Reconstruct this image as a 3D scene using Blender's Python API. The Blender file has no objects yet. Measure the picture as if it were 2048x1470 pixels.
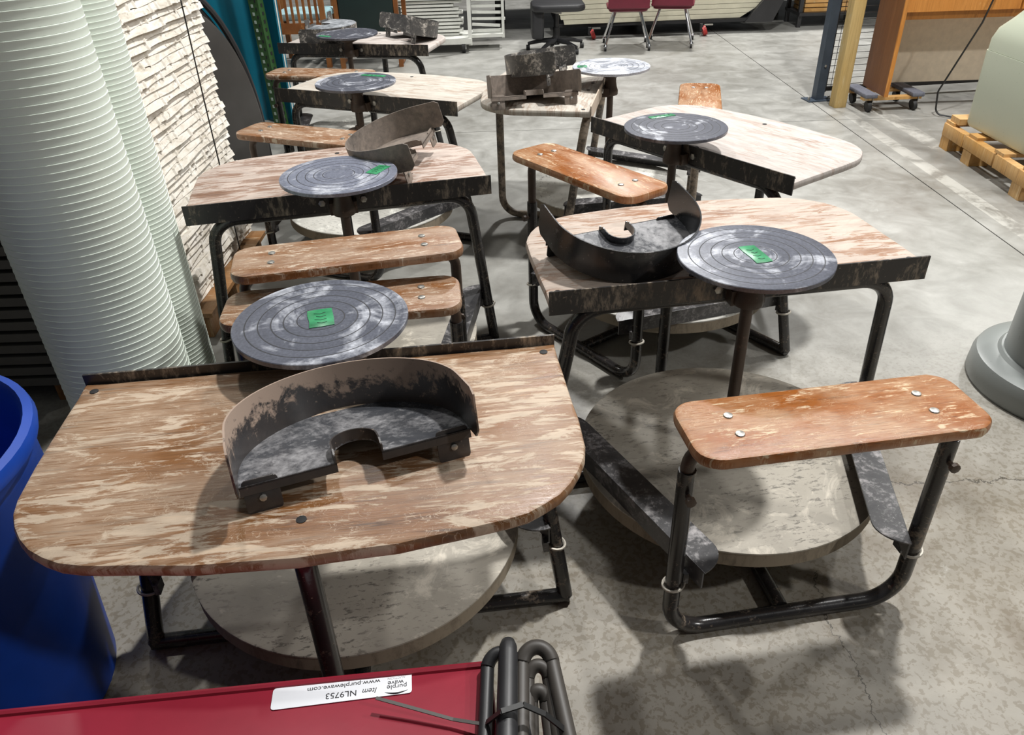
import bpy, bmesh, math, random
from mathutils import Vector, Matrix
R = math.radians
S = bpy.context.scene
COL = S.collection
random.seed(7)

# ---------------------------------------------------------------- camera
cam_d = bpy.data.cameras.new('camera'); cam = bpy.data.objects.new('camera', cam_d); COL.objects.link(cam)
PITCH, ROLL, CAMH, FPX = R(32.757), R(-1.907), 1.5138, 1533.5
fw = Vector((0, math.cos(PITCH), -math.sin(PITCH))); rt = Vector((1, 0, 0)); up = rt.cross(fw)
rx = math.cos(ROLL)*rt + math.sin(ROLL)*up; ux = -math.sin(ROLL)*rt + math.cos(ROLL)*up
m3 = Matrix((rx, ux, -fw)).transposed()
cam.matrix_world = Matrix.Translation((0, 0, CAMH)) @ m3.to_4x4()
cam_d.sensor_width = 36; cam_d.lens = FPX*36/2048; cam_d.clip_start = 0.05
S.camera = cam
# ---------------------------------------------------------------- light
w = bpy.data.worlds.new('world'); S.world = w; w.use_nodes = True
bg = w.node_tree.nodes['Background']; bg.inputs[0].default_value = (0.68, 0.69, 0.69, 1); bg.inputs[1].default_value = 0.13
def lamp(x, y, z, watts, size, col=(1.0, 0.99, 0.965), aim=None):
    d = bpy.data.lights.new('high_bay_lamp', 'AREA'); d.shape = 'DISK'; d.size = size; d.energy = watts; d.color = col
    o = bpy.data.objects.new('high_bay_lamp', d); COL.objects.link(o); o.location = (x, y, z)
    if aim: o.rotation_euler = (Vector(aim)-Vector((x, y, z))).to_track_quat('-Z', 'Y').to_euler()
    o['label'] = 'warehouse high bay lamp above the floor'; o['category'] = 'lamp'
    return o
lamp(1.9, 3.2, 6.0, 390, .34)
lamp(1.9, 9.6, 6.0, 480, .40)
lamp(4.6, 3.6, 6.0, 120, .35)
lamp(-1.2, 4.4, 6.0, 110, .35)
lamp(-6, 9.0, 6.0, 150, .6)
lamp(7.5, 9.6, 6.0, 260, .5)
lamp(6.5, -1.5, 6.0, 320, .5)
S.view_settings.view_transform = 'Standard'; S.view_settings.look = 'None'
S.view_settings.exposure = 0.0; S.view_settings.gamma = 1.0; S.view_settings.use_curve_mapping = False

# ---------------------------------------------------------------- materials
def hexc(r, g, b): return tuple((c/255)**2.2 for c in (r, g, b))+(1,)
class NT:
    def __init__(s, name, rough=.6, metal=0.0, spec=.5):
        s.m = bpy.data.materials.new(name); s.m.use_nodes = True; s.t = s.m.node_tree
        s.b = s.t.nodes['Principled BSDF']; s.b.inputs['Roughness'].default_value = rough
        s.b.inputs['Metallic'].default_value = metal; s.b.inputs['Specular IOR Level'].default_value = spec
        s.tc = s.t.nodes.new('ShaderNodeTexCoord'); s.oi = s.t.nodes.new('ShaderNodeObjectInfo')
    def n(s, typ, **kw):
        x = s.t.nodes.new(typ)
        for k, v in kw.items():
            if k in x.inputs: 
                if hasattr(v, 'links') or isinstance(v, bpy.types.NodeSocket): s.t.links.new(v, x.inputs[k])
                else: x.inputs[k].default_value = v
            else: setattr(x, k, v)
        return x
    def link(s, a, b): s.t.links.new(a, b)
    def coords(s, scale=(1, 1, 1), off=(0, 0, 0), space='Object', rnd=True, rot=(0, 0, 0)):
        mp = s.t.nodes.new('ShaderNodeMapping'); s.link(s.tc.outputs[space], mp.inputs[0])
        mp.inputs['Scale'].default_value = scale; mp.inputs['Rotation'].default_value = rot
        if rnd:
            c = s.t.nodes.new('ShaderNodeMath'); c.operation = 'MULTIPLY_ADD'; s.link(s.oi.outputs['Random'], c.inputs[0]); c.inputs[1].default_value = 37.0; c.inputs[2].default_value = off[0]
            cb = s.t.nodes.new('ShaderNodeCombineXYZ'); s.link(c.outputs[0], cb.inputs[0]); s.link(c.outputs[0], cb.inputs[2]); cb.inputs[1].default_value = off[1]
            s.link(cb.outputs[0], mp.inputs['Location'])
        else: mp.inputs['Location'].default_value = off
        return mp.outputs[0]
    def noise(s, co, scale=5, detail=4, rough=.55, dist=0.0):
        x = s.t.nodes.new('ShaderNodeTexNoise'); s.link(co, x.inputs['Vector'])
        x.inputs['Scale'].default_value = scale; x.inputs['Detail'].default_value = detail; x.inputs['Roughness'].default_value = rough; x.inputs['Distortion'].default_value = dist
        return x.outputs[0]
    def ramp(s, fac, stops, interp='LINEAR'):
        x = s.t.nodes.new('ShaderNodeValToRGB'); s.link(fac, x.inputs[0]); cr = x.color_ramp; cr.interpolation = interp
        while len(cr.elements) < len(stops): cr.elements.new(.5)
        for e, (p, c) in zip(cr.elements, stops):
            e.position = p; e.color = c if not isinstance(c, (int, float)) else (c, c, c, 1)
        return x.outputs[0]
    def mix(s, fac, a, b, mode='MIX'):
        x = s.t.nodes.new('ShaderNodeMix'); x.data_type = 'RGBA'; x.blend_type = mode
        for v, i in ((fac, 0), (a, 6), (b, 7)):
            if isinstance(v, bpy.types.NodeSocket): s.link(v, x.inputs[i])
            else: x.inputs[i].default_value = v
        return x.outputs[2]
    def math(s, op, a, b=None, c=None):
        x = s.t.nodes.new('ShaderNodeMath'); x.operation = op
        for i, v in enumerate((a, b, c)):
            if v is None: continue
            if isinstance(v, bpy.types.NodeSocket): s.link(v, x.inputs[i])
            else: x.inputs[i].default_value = v
        return x.outputs[0]
    def base(s, c):
        if isinstance(c, bpy.types.NodeSocket): s.link(c, s.b.inputs['Base Color'])
        else: s.b.inputs['Base Color'].default_value = c
    def rough(s, c): s.link(c, s.b.inputs['Roughness'])
    def bump(s, h, strength=.3, dist=.002):
        x = s.t.nodes.new('ShaderNodeBump'); x.inputs['Strength'].default_value = strength; x.inputs['Distance'].default_value = dist
        s.link(h, x.inputs['Height']); s.link(x.outputs[0], s.b.inputs['Normal'])
def plain(name, col, rough=.6, metal=0., var=.12, scale=9, spec=.5):
    n = NT(name, rough, metal, spec); c = n.coords()
    f = n.noise(c, scale, 5, .6)
    dk = tuple(x*(1-var*1.6) for x in col[:3])+(1,); lt = tuple(min(1, x*(1+var)) for x in col[:3])+(1,)
    n.base(n.ramp(f, [(.3, dk), (.7, lt)])); n.bump(n.noise(c, scale*12, 3), .12, .001)
    return n.m

def wood_top(name, clay, dark, mid, light, clay_col, rough=.45, sc=1.0, spec=.5, scr_amt=1.0):
    """worn, clay stained plywood; grain runs along local X. clay 0..1 = how much pale clay covers the varnish"""
    n = NT(name, rough, 0, spec)
    wob = n.noise(n.coords((4*sc, 8*sc, 1), off=(7, 7, 0)), 1.0, 3)
    g = n.noise(n.coords((7*sc, 95*sc, 6)), 1.0, 9, .70, .5)
    g2 = n.noise(n.coords((11*sc, 260*sc, 6)), 1.0, 6, .72, .4)
    big = n.noise(n.coords((3.0*sc, 11*sc, 1), off=(3, 1, 0)), 1.0, 7, .62, .8)
    k = n.math('ADD', n.math('MULTIPLY', g, .60), n.math('MULTIPLY', big, .40))
    col = n.ramp(k, [(.36, dark), (.47, mid), (.56, mid), (.64, light)])
    lo = tuple(c*.80 for c in mid[:3])+(1,)
    col = n.mix(n.ramp(g2, [(.40, .75), (.56, 0)]), col, lo)
    p = n.noise(n.coords((7*sc, 26*sc, 1), off=(9, 4, 0)), 1.0, 10, .72, .9)
    s_ = n.math('ADD', n.math('MULTIPLY', p, .50), n.math('ADD', n.math('MULTIPLY', g, .30), n.math('MULTIPLY', big, .20)))
    t = .585-.17*clay
    mask = n.ramp(s_, [(max(0, t-.018), 0), (t+.022, 1)])
    film = n.ramp(n.noise(n.coords((1.6*sc, 3.2*sc, 1), off=(1, 8, 0)), 1.6, 4, .6), [(.40, .0), (.62, .22+.50*clay)])
    grained = n.math('MULTIPLY', film, n.ramp(g2, [(.34, 0), (.52, 1)]))
    mask = n.math('MAXIMUM', n.math('MULTIPLY', mask, .70+.28*clay), grained)
    pink = tuple(c*.78 for c in clay_col[:3])+(1,)
    cc = n.mix(n.ramp(n.noise(n.coords((9, 40, 1)), 1, 7, .72), [(.40, 0), (.60, 1)]), pink, clay_col)
    col = n.mix(mask, col, cc)
    scr = n.noise(n.coords((16*sc, 22*sc, 1), off=(5, 5, 0)), 1.2, 4, .55, 3.0)
    sm = n.ramp(scr, [(.488, 0), (.5, .75), (.512, 0)])
    brk = n.ramp(n.noise(n.coords((10*sc, 10*sc, 1)), 1, 4, .6), [(.50, 0), (.60, 1)])
    col = n.mix(n.math('MULTIPLY', n.math('MULTIPLY', sm, brk), scr_amt), col, clay_col)
    dl = n.ramp(g2, [(.27, .8), (.37, 0)])
    col = n.mix(n.math('MULTIPLY', dl, .7-.35*clay), col, tuple(c*.4 for c in dark[:3])+(1,))
    n.base(col)
    n.rough(n.ramp(mask, [(0, rough), (1, min(.8, rough+.3))]))
    n.bump(n.math('ADD', g2, n.math('MULTIPLY', mask, .5)), .30, .0012)
    return n.m
def black_clay(name, clay, base=(.012, .012, .014, 1), claycol=hexc(196, 178, 160), rough=.35, sc=1.0, streak=False, zup=0.0, soft=.07, film=1.0):
    n = NT(name, rough, .0, .6)
    sv = (1, 1, .35) if streak else (1, 1, 1)
    a = n.noise(n.coords(tuple(5*sc*k for k in sv)), 1.6, 9, .72, .5)
    b = n.noise(n.coords(tuple(34*sc*k for k in sv), off=(2, 7, 0)), 1.6, 6, .7, .3)
    s_ = n.math('ADD', n.math('MULTIPLY', a, .62), n.math('MULTIPLY', b, .38))
    if zup:
        sz = n.t.nodes.new('ShaderNodeSeparateXYZ'); n.link(n.tc.outputs['Object'], sz.inputs[0])
        s_ = n.math('MULTIPLY_ADD', sz.outputs[2], zup, s_)
    t = .74-.30*clay
    mask = n.ramp(s_, [(max(0, t-soft), 0), (t+soft, .85)])
    fl_ = n.ramp(a, [(.25, 0), (.8, min(.75, clay*1.0*film))])
    c0 = n.mix(fl_, base, tuple(x*.42 for x in claycol[:3])+(1,))
    sp = n.ramp(n.noise(n.coords((75*sc, 75*sc, 75*sc)), 1.0, 2), [(.70-.04*clay, 0), (.78, .5)])
    col = n.mix(mask, c0, claycol)
    n.base(n.mix(sp, col, claycol))
    n.rough(n.ramp(mask, [(0, rough), (1, .85)])); n.bump(s_, .35, .0015)
    return n.m
M = {}
SILL = hexc(214, 200, 188)
M['top1'] = wood_top('plywood_brown', .44, hexc(58, 36, 22), hexc(130, 88, 52), hexc(190, 122, 36), hexc(204, 186, 164), .32)
M['top2'] = wood_top('plywood_half_clay', .66, hexc(104, 66, 42), hexc(150, 106, 74), hexc(186, 126, 42), hexc(196, 182, 170), .42)
M['top3'] = wood_top('plywood_dusty', .54, hexc(82, 56, 42), hexc(136, 102, 82), hexc(166, 116, 80), hexc(196, 182, 172), .5)
M['top4'] = wood_top('plywood_white_clay', .72, hexc(120, 98, 86), hexc(168, 148, 136), hexc(186, 162, 146), hexc(192, 184, 178), .6, scr_amt=.4)
M['top6'] = wood_top('plywood_cream_clay', .70, hexc(120, 98, 82), hexc(168, 150, 134), hexc(186, 164, 138), hexc(196, 189, 178), .6, scr_amt=.4)
M['edge'] = wood_top('plywood_edge', .42, hexc(60, 36, 20), hexc(120, 76, 44), hexc(170, 116, 66), hexc(200, 182, 162), .5, 2.2)
M['seat'] = wood_top('oak_seat_orange', .21, hexc(82, 44, 20), hexc(150, 88, 38), hexc(174, 106, 44), hexc(226, 206, 172), .28, 2.6)
M['seat_tan'] = wood_top('oak_seat_tan', .24, hexc(72, 44, 26), hexc(130, 86, 50), hexc(156, 108, 66), hexc(220, 206, 186), .34, 2.6)
M['tube'] = black_clay('black_tube_paint', .40, film=.3, rough=.22, sc=1.6, claycol=hexc(168, 150, 130))
M['tube_dusty'] = black_clay('dusty_black_tube', .78, base=(.03, .027, .024, 1), sc=1.4, claycol=hexc(170, 154, 136))
M['rail'] = black_clay('black_rail_paint', .52, film=.25, sc=1.5, streak=True, claycol=hexc(176, 160, 140))
M['rail_clay'] = black_clay('clay_covered_rail', 1.1, base=(.08, .06, .05, 1))
M['foot'] = black_clay('black_footrest_plate', .52, base=(.022, .023, .026, 1), claycol=hexc(170, 166, 166), rough=.3, sc=1.6)
M['rust'] = black_clay('rusty_shaft_steel', .35, base=hexc(62, 48, 38), claycol=hexc(140, 112, 92), rough=.5, sc=2)
M['pan'] = black_clay('pan_black_clay', .36, base=(.020, .022, .026, 1), claycol=hexc(172, 150, 134), rough=.3, sc=1.2, zup=2.6, soft=.035)
M['pan_floor'] = black_clay('pan_floor_smeared', .50, base=(.030, .034, .042, 1), claycol=hexc(178, 176, 178), rough=.25, sc=1.0, soft=.12)
M['pan_pale'] = black_clay('pan_underside_pale', .72, base=(.10, .11, .12, 1), claycol=hexc(186, 190, 196), rough=.4, soft=.12)
M['pan_black'] = black_clay('pan_mostly_black', .30, film=.5, base=(.016, .018, .021, 1), claycol=hexc(150, 146, 146), rough=.25)
M['pan_clay'] = black_clay('pan_coated_with_clay', .86, base=(.05, .045, .042, 1), claycol=hexc(158, 144, 132), rough=.5, soft=.16)
M['pan_white'] = black_clay('pan_white_streaks', .60, base=(.018, .020, .024, 1), claycol=hexc(206, 198, 188), rough=.4, sc=2.0, soft=.04)
M['bolt'] = plain('bolt_steel', (.42, .41, .38, 1), .35, .8)
M['ring'] = plain('galvanised_clamp_wire', hexc(190, 184, 172), .5, .3)
M['dark'] = plain('dark_void', (.01, .01, .011, 1), .7)
M['tape'] = plain('green_tape', hexc(58, 142, 96), .35, 0, .25, 30)
M['ink'] = plain('ink_black', (.015, .015, .018, 1), .6)
M['white_print'] = plain('white_sticker', hexc(238, 240, 246), .4, 0, .02)
M['grey_print'] = plain('grey_print', hexc(190, 190, 192), .5)
def head_mat(name, pale, dust):
    n = NT(name, .36, .15, .5)
    co = n.coords(rnd=True); 
    geo = n.t.nodes.new('ShaderNodeSeparateXYZ'); n.link(n.tc.outputs['Object'], geo.inputs[0])
    r2 = n.math('SQRT', n.math('ADD', n.math('MULTIPLY', geo.outputs[0], geo.outputs[0]), n.math('MULTIPLY', geo.outputs[1], geo.outputs[1])))
    cb = n.t.nodes.new('ShaderNodeCombineXYZ'); n.link(r2, cb.inputs[0]); n.link(n.math('MULTIPLY', n.oi.outputs['Random'], 9.0), cb.inputs[1])
    rings = n.noise(cb.outputs[0], 46, 5, .6)
    sm = n.noise(co, 9, 7, .65, .7)
    s_ = n.math('ADD', n.math('MULTIPLY', sm, .80), n.math('MULTIPLY', rings, .20))
    mask = n.ramp(s_, [(.58-.2*dust, 0), (.72-.2*dust, .85)])
    fine = n.ramp(n.noise(co, 160, 2), [(.35, .8), (.7, 1.15)])
    b0 = n.mix(n.ramp(rings, [(.35, 0), (.65, 1)]), tuple(c*.78 for c in pale[:3])+(1,), pale)
    col = n.mix(mask, b0, hexc(204, 207, 216)); col = n.mix(1.0, col, fine, 'MULTIPLY')
    n.base(col); n.rough(n.ramp(mask, [(0, .28), (1, .6)])); n.bump(s_, .12, .0006)
    return n.m
M['head'] = head_mat('cast_wheel_head', hexc(104, 107, 118), .38)
M['head_pale'] = head_mat('pale_grey_wheel_head', hexc(134, 138, 154), .30)
M['head_dark'] = head_mat('dark_wheel_head', hexc(98, 100, 110), .22)
M['head_clay'] = head_mat('clay_wiped_wheel_head', hexc(156, 160, 170), .75)
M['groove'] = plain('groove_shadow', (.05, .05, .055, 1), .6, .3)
def flywheel_mat(name, col):
    n = NT(name, .6, 0, .35); co = n.coords()
    a = n.noise(co, 4, 6, .6); b = n.noise(n.coords((1, 2.6, 1)), 34, 6, .72, .3)
    c0 = n.ramp(a, [(.3, tuple(c*.68 for c in col[:3])+(1,)), (.7, col)])
    pits = n.ramp(b, [(.41, .8), (.455, 0)])
    c1 = n.mix(n.math('MULTIPLY', pits, n.ramp(a, [(.45, .2), (.6, 1)])), c0, tuple(c*.25 for c in col[:3])+(1,))
    wh = n.ramp(n.noise(n.coords(off=(4, 2, 0)), 7, 8, .7, 1.5), [(.54, 0), (.64, .7)])
    n.base(n.mix(wh, c1, tuple(min(1, c*1.5) for c in col[:3])+(1,))); n.bump(b, .25, .001)
    return n.m
M['fly'] = flywheel_mat('cast_concrete_flywheel', hexc(182, 175, 162))
M['fly_pale'] = flywheel_mat('whitewashed_flywheel', hexc(214, 212, 204))
M['flyside'] = black_clay('streaked_flywheel_rim', 1.0, base=hexc(96, 86, 72), claycol=hexc(150, 138, 120), rough=.7, streak=True)
def floor_mat():
    n = NT('polished_concrete', .38, 0, .45)
    co = n.coords(space='Generated', rnd=False)
    g = n.t.nodes.new('ShaderNodeNewGeometry'); P_ = g.outputs['Position']
    def pn(scale, detail=6, rough=.6, dist=0.): return n.noise(P_, scale, detail, rough, dist)
    a = pn(.9, 5, .55, .6); b = pn(5.5, 7, .68, .5); c = pn(62, 5, .62, .5)
    c0 = n.ramp(n.math('ADD', n.math('MULTIPLY', a, .5), n.math('MULTIPLY', b, .5)), [(.34, hexc(120, 118, 112)), (.52, hexc(150, 149, 144)), (.68, hexc(174, 173, 168))])
    sp = n.t.nodes.new('ShaderNodeSeparateXYZ'); n.link(P_, sp.inputs[0]); X, Y = sp.outputs[0], sp.outputs[1]
    # spotted weathered concrete near the camera, smoother further back
    near = n.ramp(n.math('ADD', n.math('MULTIPLY', Y, -.30), n.math('MULTIPLY', a, .5)), [(0, 0), (.02, 0)])
    nearm = n.math('SUBTRACT', 1.0, n.math('SMOOTH_MIN', n.math('MAXIMUM', n.math('MULTIPLY', n.math('SUBTRACT', Y, 1.5), .9), 0.0), 1.0, .2))
    spots = n.ramp(n.math('ADD', n.math('MULTIPLY', c, .8), n.math('MULTIPLY', b, .2)), [(.455, 1), (.485, 0)])
    c1 = n.mix(n.math('MULTIPLY', n.math('MULTIPLY', spots, nearm), .62), c0, hexc(84, 78, 66))
    c1 = n.mix(n.math('MULTIPLY', nearm, .40), c1, hexc(152, 140, 120))
    # brown damp stain by the front edge
    st = n.ramp(pn(1.7, 4, .6, 1.0), [(.52, 0), (.66, .5)])
    c1 = n.mix(n.math('MULTIPLY', st, nearm), c1, hexc(84, 66, 40))
    # white scuffs
    sc = n.ramp(pn(3.1, 9, .75, 2.5), [(.63, 0), (.74, .55)])
    c1 = n.mix(sc, c1, hexc(208, 208, 202))
    # hairline cracks
    def crack(axis, pos, lo, hi, amp=.035, wd=.0022):
        A, B = (Y, X) if axis == 'x' else (X, Y)
        d = n.math('ABSOLUTE', n.math('SUBTRACT', A, n.math('MULTIPLY_ADD', n.math('SUBTRACT', pn(9, 6, .7), .5), amp*3, pos)))
        m_ = n.math('MULTIPLY', n.math('LESS_THAN', d, wd), n.math('MULTIPLY', n.math('GREATER_THAN', B, lo), n.math('LESS_THAN', B, hi)))
        return m_
    cr = n.math('MAXIMUM', crack('x', 1.665, .99, 4.2), crack('y', .74, .2, 1.35, .05))
    c1 = n.mix(n.math('MULTIPLY', cr, .75), c1, hexc(56, 50, 42))
    # worn paint line and pale strip by the post
    line = n.math('MULTIPLY', n.math('LESS_THAN', n.math('ABSOLUTE', n.math('SUBTRACT', X, 2.47)), .045), n.ramp(b, [(.40, 0), (.52, .38)]))
    line = n.math('MULTIPLY', line, n.math('LESS_THAN', Y, 5.9))
    line2 = n.math('MULTIPLY', n.math('LESS_THAN', n.math('ABSOLUTE', n.math('SUBTRACT', X, 2.72)), .06), n.ramp(b, [(.44, 0), (.56, .45)]))
    line2 = n.math('MULTIPLY', line2, n.math('MULTIPLY', n.math('LESS_THAN', Y, 5.7), n.math('GREATER_THAN', Y, 4.7)))
    c1 = n.mix(n.math('MAXIMUM', line, line2), c1, hexc(206, 204, 196))
    n.base(c1)
    n.rough(n.ramp(b, [(.3, .30), (.7, .50)])); n.bump(n.math('ADD', b, n.math('MULTIPLY', c, .3)), .10, .002)
    return n.m
M['floor'] = floor_mat()
M['joint'] = plain('joint_filler_dark', hexc(48, 46, 42), .8)
M['foam'] = plain('pale_green_foam', hexc(222, 232, 220), .5, 0, .04, 3)
M['foam_edge'] = plain('white_foam', hexc(206, 218, 210), .5, 0, .05)
def layer_mat():
    n = NT('creased_white_plastic', .5, 0, .4); co = n.coords()
    a = n.noise(n.coords((3, 3, 12)), 4, 7, .7, .8)
    c0 = n.ramp(a, [(.28, hexc(176, 166, 148)), (.42, hexc(218, 210, 196)), (.62, hexc(240, 235, 226))])
    st = n.ramp(n.noise(n.coords((5, 5, 5), off=(3, 3, 0)), 6, 4, .6, 1.2), [(.62, 0), (.70, .6)])
    n.base(n.mix(st, c0, hexc(112, 100, 80))); n.bump(a, .4, .003)
    return n.m
M['layer'] = layer_mat()
M['strap'] = plain('black_strap', (.012, .012, .012, 1), .4)
M['pallet'] = wood_top('pallet_pine', .08, hexc(140, 92, 44), hexc(200, 150, 84), hexc(222, 178, 110), hexc(224, 206, 170), .6, .8, scr_amt=.3)
M['pallet_dark'] = wood_top('brown_pallet_board', .08, hexc(96, 62, 34), hexc(140, 98, 56), hexc(168, 122, 76), hexc(200, 180, 150), .6, 1.2)
M['post_wood'] = wood_top('pressure_treated_pine', .10, hexc(150, 120, 72), hexc(204, 172, 110), hexc(226, 198, 138), hexc(214, 200, 160), .6, .35, scr_amt=0)
M['brown_panel'] = wood_top('brown_veneer', .0, hexc(92, 58, 32), hexc(118, 76, 44), hexc(136, 92, 56), hexc(160, 120, 84), .45, .3, scr_amt=0)
M['oak'] = wood_top('orange_oak_veneer', .0, hexc(150, 90, 38), hexc(188, 122, 56), hexc(206, 142, 72), hexc(220, 160, 90), .4, .4, scr_amt=0)
M['chairwood'] = wood_top('chair_oak', .0, hexc(84, 48, 24), hexc(122, 74, 38), hexc(140, 88, 48), hexc(200, 140, 80), .4, .6, scr_amt=0)
M['beige'] = plain('beige_fabric_panel', hexc(232, 216, 192), .85, 0, .06, 20)
M['steelblue'] = plain('slate_blue_steel', hexc(70, 80, 92), .4, .2)
M['mesh'] = plain('black_wire', (.02, .02, .022, 1), .4)
M['carpet'] = plain('grey_carpet_pad', hexc(104, 106, 116), .95, 0, .15, 60)
M['rubber'] = plain('black_rubber', (.018, .018, .018, 1), .6)
M['black_plastic'] = plain('black_plastic', (.022, .022, .024, 1), .45)
M['chrome'] = plain('chrome', (.72, .72, .74, 1), .14, 1.0, .05)
M['tubgrey'] = plain('charcoal_plastic', hexc(64, 62, 60), .4, 0, .2, 3)
M['maroon'] = plain('maroon_plastic', hexc(112, 34, 52), .3, 0, .08)
M['machine'] = black_clay('sage_machine_enamel', .02, base=hexc(192, 198, 178), claycol=hexc(96, 96, 84), rough=.35, sc=1.2, film=0)
M['darkgreen'] = plain('dark_green_vinyl', hexc(24, 40, 38), .5, 0, .1)
M['lightblue'] = plain('pale_blue_cushion', hexc(168, 206, 214), .6)
M['rack'] = plain('green_rack_paint', hexc(54, 88, 48), .4, .1, .2)
M['rackhole'] = plain('bright_slot', hexc(170, 186, 176), .6)
M['teal'] = plain('teal_gloss_panel', hexc(24, 104, 126), .22, 0, .12, 3)
M['blue'] = plain('blue_barrel_plastic', hexc(22, 66, 158), .42, 0, .12, 5)
M['grey_cast'] = black_clay('grey_painted_cast_base', .05, base=hexc(128, 132, 130), claycol=hexc(70, 72, 74), rough=.35, film=0)
M['red'] = plain('red_cart_paint', hexc(140, 38, 54), .38, 0, .12, 4)
M['cord'] = plain('grey_black_rubber_cord', hexc(66, 62, 58), .5)
M['almond'] = plain('almond_painted_steel', hexc(212, 213, 206), .4, 0, .06)
M['almond2'] = plain('cream_slats', hexc(204, 200, 178), .45, 0, .06)
M['redwheel'] = plain('red_caster_rubber', hexc(170, 48, 44), .5)
M['wallm'] = plain('dark_warehouse_wall', hexc(70, 72, 74), .8)
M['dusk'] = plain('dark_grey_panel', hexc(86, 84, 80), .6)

# ---------------------------------------------------------------- mesh builder
def fillet(pts, rad, seg=7):
    pts = [Vector(p) for p in pts]; out = [pts[0]]
    if not isinstance(rad, (list, tuple)): rad = [rad]*(len(pts)-2)
    for i in range(1, len(pts)-1):
        p, a, b = pts[i], pts[i-1], pts[i+1]; d1 = (a-p); d2 = (b-p); r = rad[i-1]
        ang = d1.angle(d2); t = min(r/math.tan(ang/2), d1.length*.49 if i > 1 else d1.length*.98, d2.length*.49 if i < len(pts)-2 else d2.length*.98)
        d1n, d2n = d1.normalized(), d2.normalized(); bis = (d1n+d2n).normalized(); rr = t*math.tan(ang/2)
        c = p+bis*(rr/math.sin(ang/2)); s = (p+d1n*t)-c; e = (p+d2n*t)-c
        ax = s.cross(e).normalized(); tot = s.angle(e)
        for k in range(seg+1): out.append(c+Matrix.Rotation(tot*k/seg, 3, ax)@s)
    out.append(pts[-1]); return out
class MB:
    def __init__(s): s.v = []; s.f = []
    def add(s, vs, fs, mat=None):
        o = len(s.v)
        s.v += [tuple(mat@Vector(p)) if mat else tuple(p) for p in vs]; s.f += [tuple(i+o for i in f) for f in fs]; return s
    def box(s, c, d, rz=0, mat=None):
        x, y, z = d[0]/2, d[1]/2, d[2]/2
        vs = [Vector((sx*x, sy*y, sz*z)) for sz in (-1, 1) for sy in (-1, 1) for sx in (-1, 1)]
        m = Matrix.Translation(c)@Matrix.Rotation(rz, 4, 'Z')
        if mat: m = mat@m
        return s.add([m@p for p in vs], [(0, 2, 3, 1), (4, 5, 7, 6), (0, 1, 5, 4), (2, 6, 7, 3), (0, 4, 6, 2), (1, 3, 7, 5)])
    def bar(s, a, b, wx, wy, roll=0):
        a, b = Vector(a), Vector(b); d = b-a; q = d.to_track_quat('Z', 'Y').to_matrix().to_4x4()
        m = Matrix.Translation((a+b)/2)@q@Matrix.Rotation(roll, 4, 'Z')
        return s.box((0, 0, 0), (wx, wy, d.length), mat=m)
    def tube(s, pts, r, seg=12, closed=False, cap=True):
        pts = [Vector(p) for p in pts]; n = len(pts); rs = r if isinstance(r, (list, tuple)) else [r]*n
        T = []
        for i in range(n):
            if closed: t = pts[(i+1) % n]-pts[i-1]
            else: t = pts[min(i+1, n-1)]-pts[max(i-1, 0)]
            T.append(t.normalized())
        a = T[0].orthogonal().normalized(); base = len(s.v)
        for i in range(n):
            a = (a-T[i]*a.dot(T[i])).normalized(); b = T[i].cross(a)
            for k in range(seg):
                an = 2*math.pi*k/seg; s.v.append(tuple(pts[i]+(a*math.cos(an)+b*math.sin(an))*rs[i]))
        for i in range(n if closed else n-1):
            for k in range(seg):
                k2 = (k+1) % seg; j = (i+1) % n
                s.f.append((base+i*seg+k, base+i*seg+k2, base+j*seg+k2, base+j*seg+k))
        if not closed and cap:
            s.f.append(tuple(base+k for k in range(seg))[::-1]); s.f.append(tuple(base+(n-1)*seg+k for k in range(seg)))
        return s
    def lathe(s, prof, seg=32, c=(0, 0, 0), mat=None, cap0=True, cap1=True):
        base = len(s.v); m = Matrix.Translation(c)
        if mat: m = mat@m
        for r, z in prof:
            for k in range(seg):
                an = 2*math.pi*k/seg; s.v.append(tuple(m@Vector((r*math.cos(an), r*math.sin(an), z))))
        for i in range(len(prof)-1):
            for k in range(seg):
                k2 = (k+1) % seg; s.f.append((base+i*seg+k, base+i*seg+k2, base+(i+1)*seg+k2, base+(i+1)*seg+k))
        if cap0: s.f.append(tuple(base+k for k in range(seg))[::-1])
        if cap1: s.f.append(tuple(base+(len(prof)-1)*seg+k for k in range(seg)))
        return s
    def slab(s, out, z0, z1, bev=.004, jit=0.0, mat=None):
        """outline (ccw 2D) extruded z0..z1 with rounded arris"""
        n = len(out)
        nrm = []
        for i in range(n):
            a = Vector(out[i-1]); b = Vector(out[(i+1) % n]); t = (b-a).normalized(); nrm.append(Vector((t.y, -t.x)))
        rings = [(bev, z0), (bev*.3, z0+bev*.3), (0, z0+bev), (0, z1-bev), (bev*.3, z1-bev*.3), (bev, z1)]
        base = len(s.v)
        rj = [random.uniform(-jit, jit) for _ in range(n)]
        for ins, z in rings:
            for i in range(n):
                p = Vector(out[i])-nrm[i]*(ins+rj[i]); q = Vector((p.x, p.y, z))
                s.v.append(tuple(mat@q if mat else q))
        for k in range(len(rings)-1):
            for i in range(n):
                j = (i+1) % n; s.f.append((base+k*n+i, base+k*n+j, base+(k+1)*n+j, base+(k+1)*n+i))
        s.f.append(tuple(base+i for i in range(n))[::-1]); s.f.append(tuple(base+(len(rings)-1)*n+i for i in range(n)))
        return s
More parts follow.
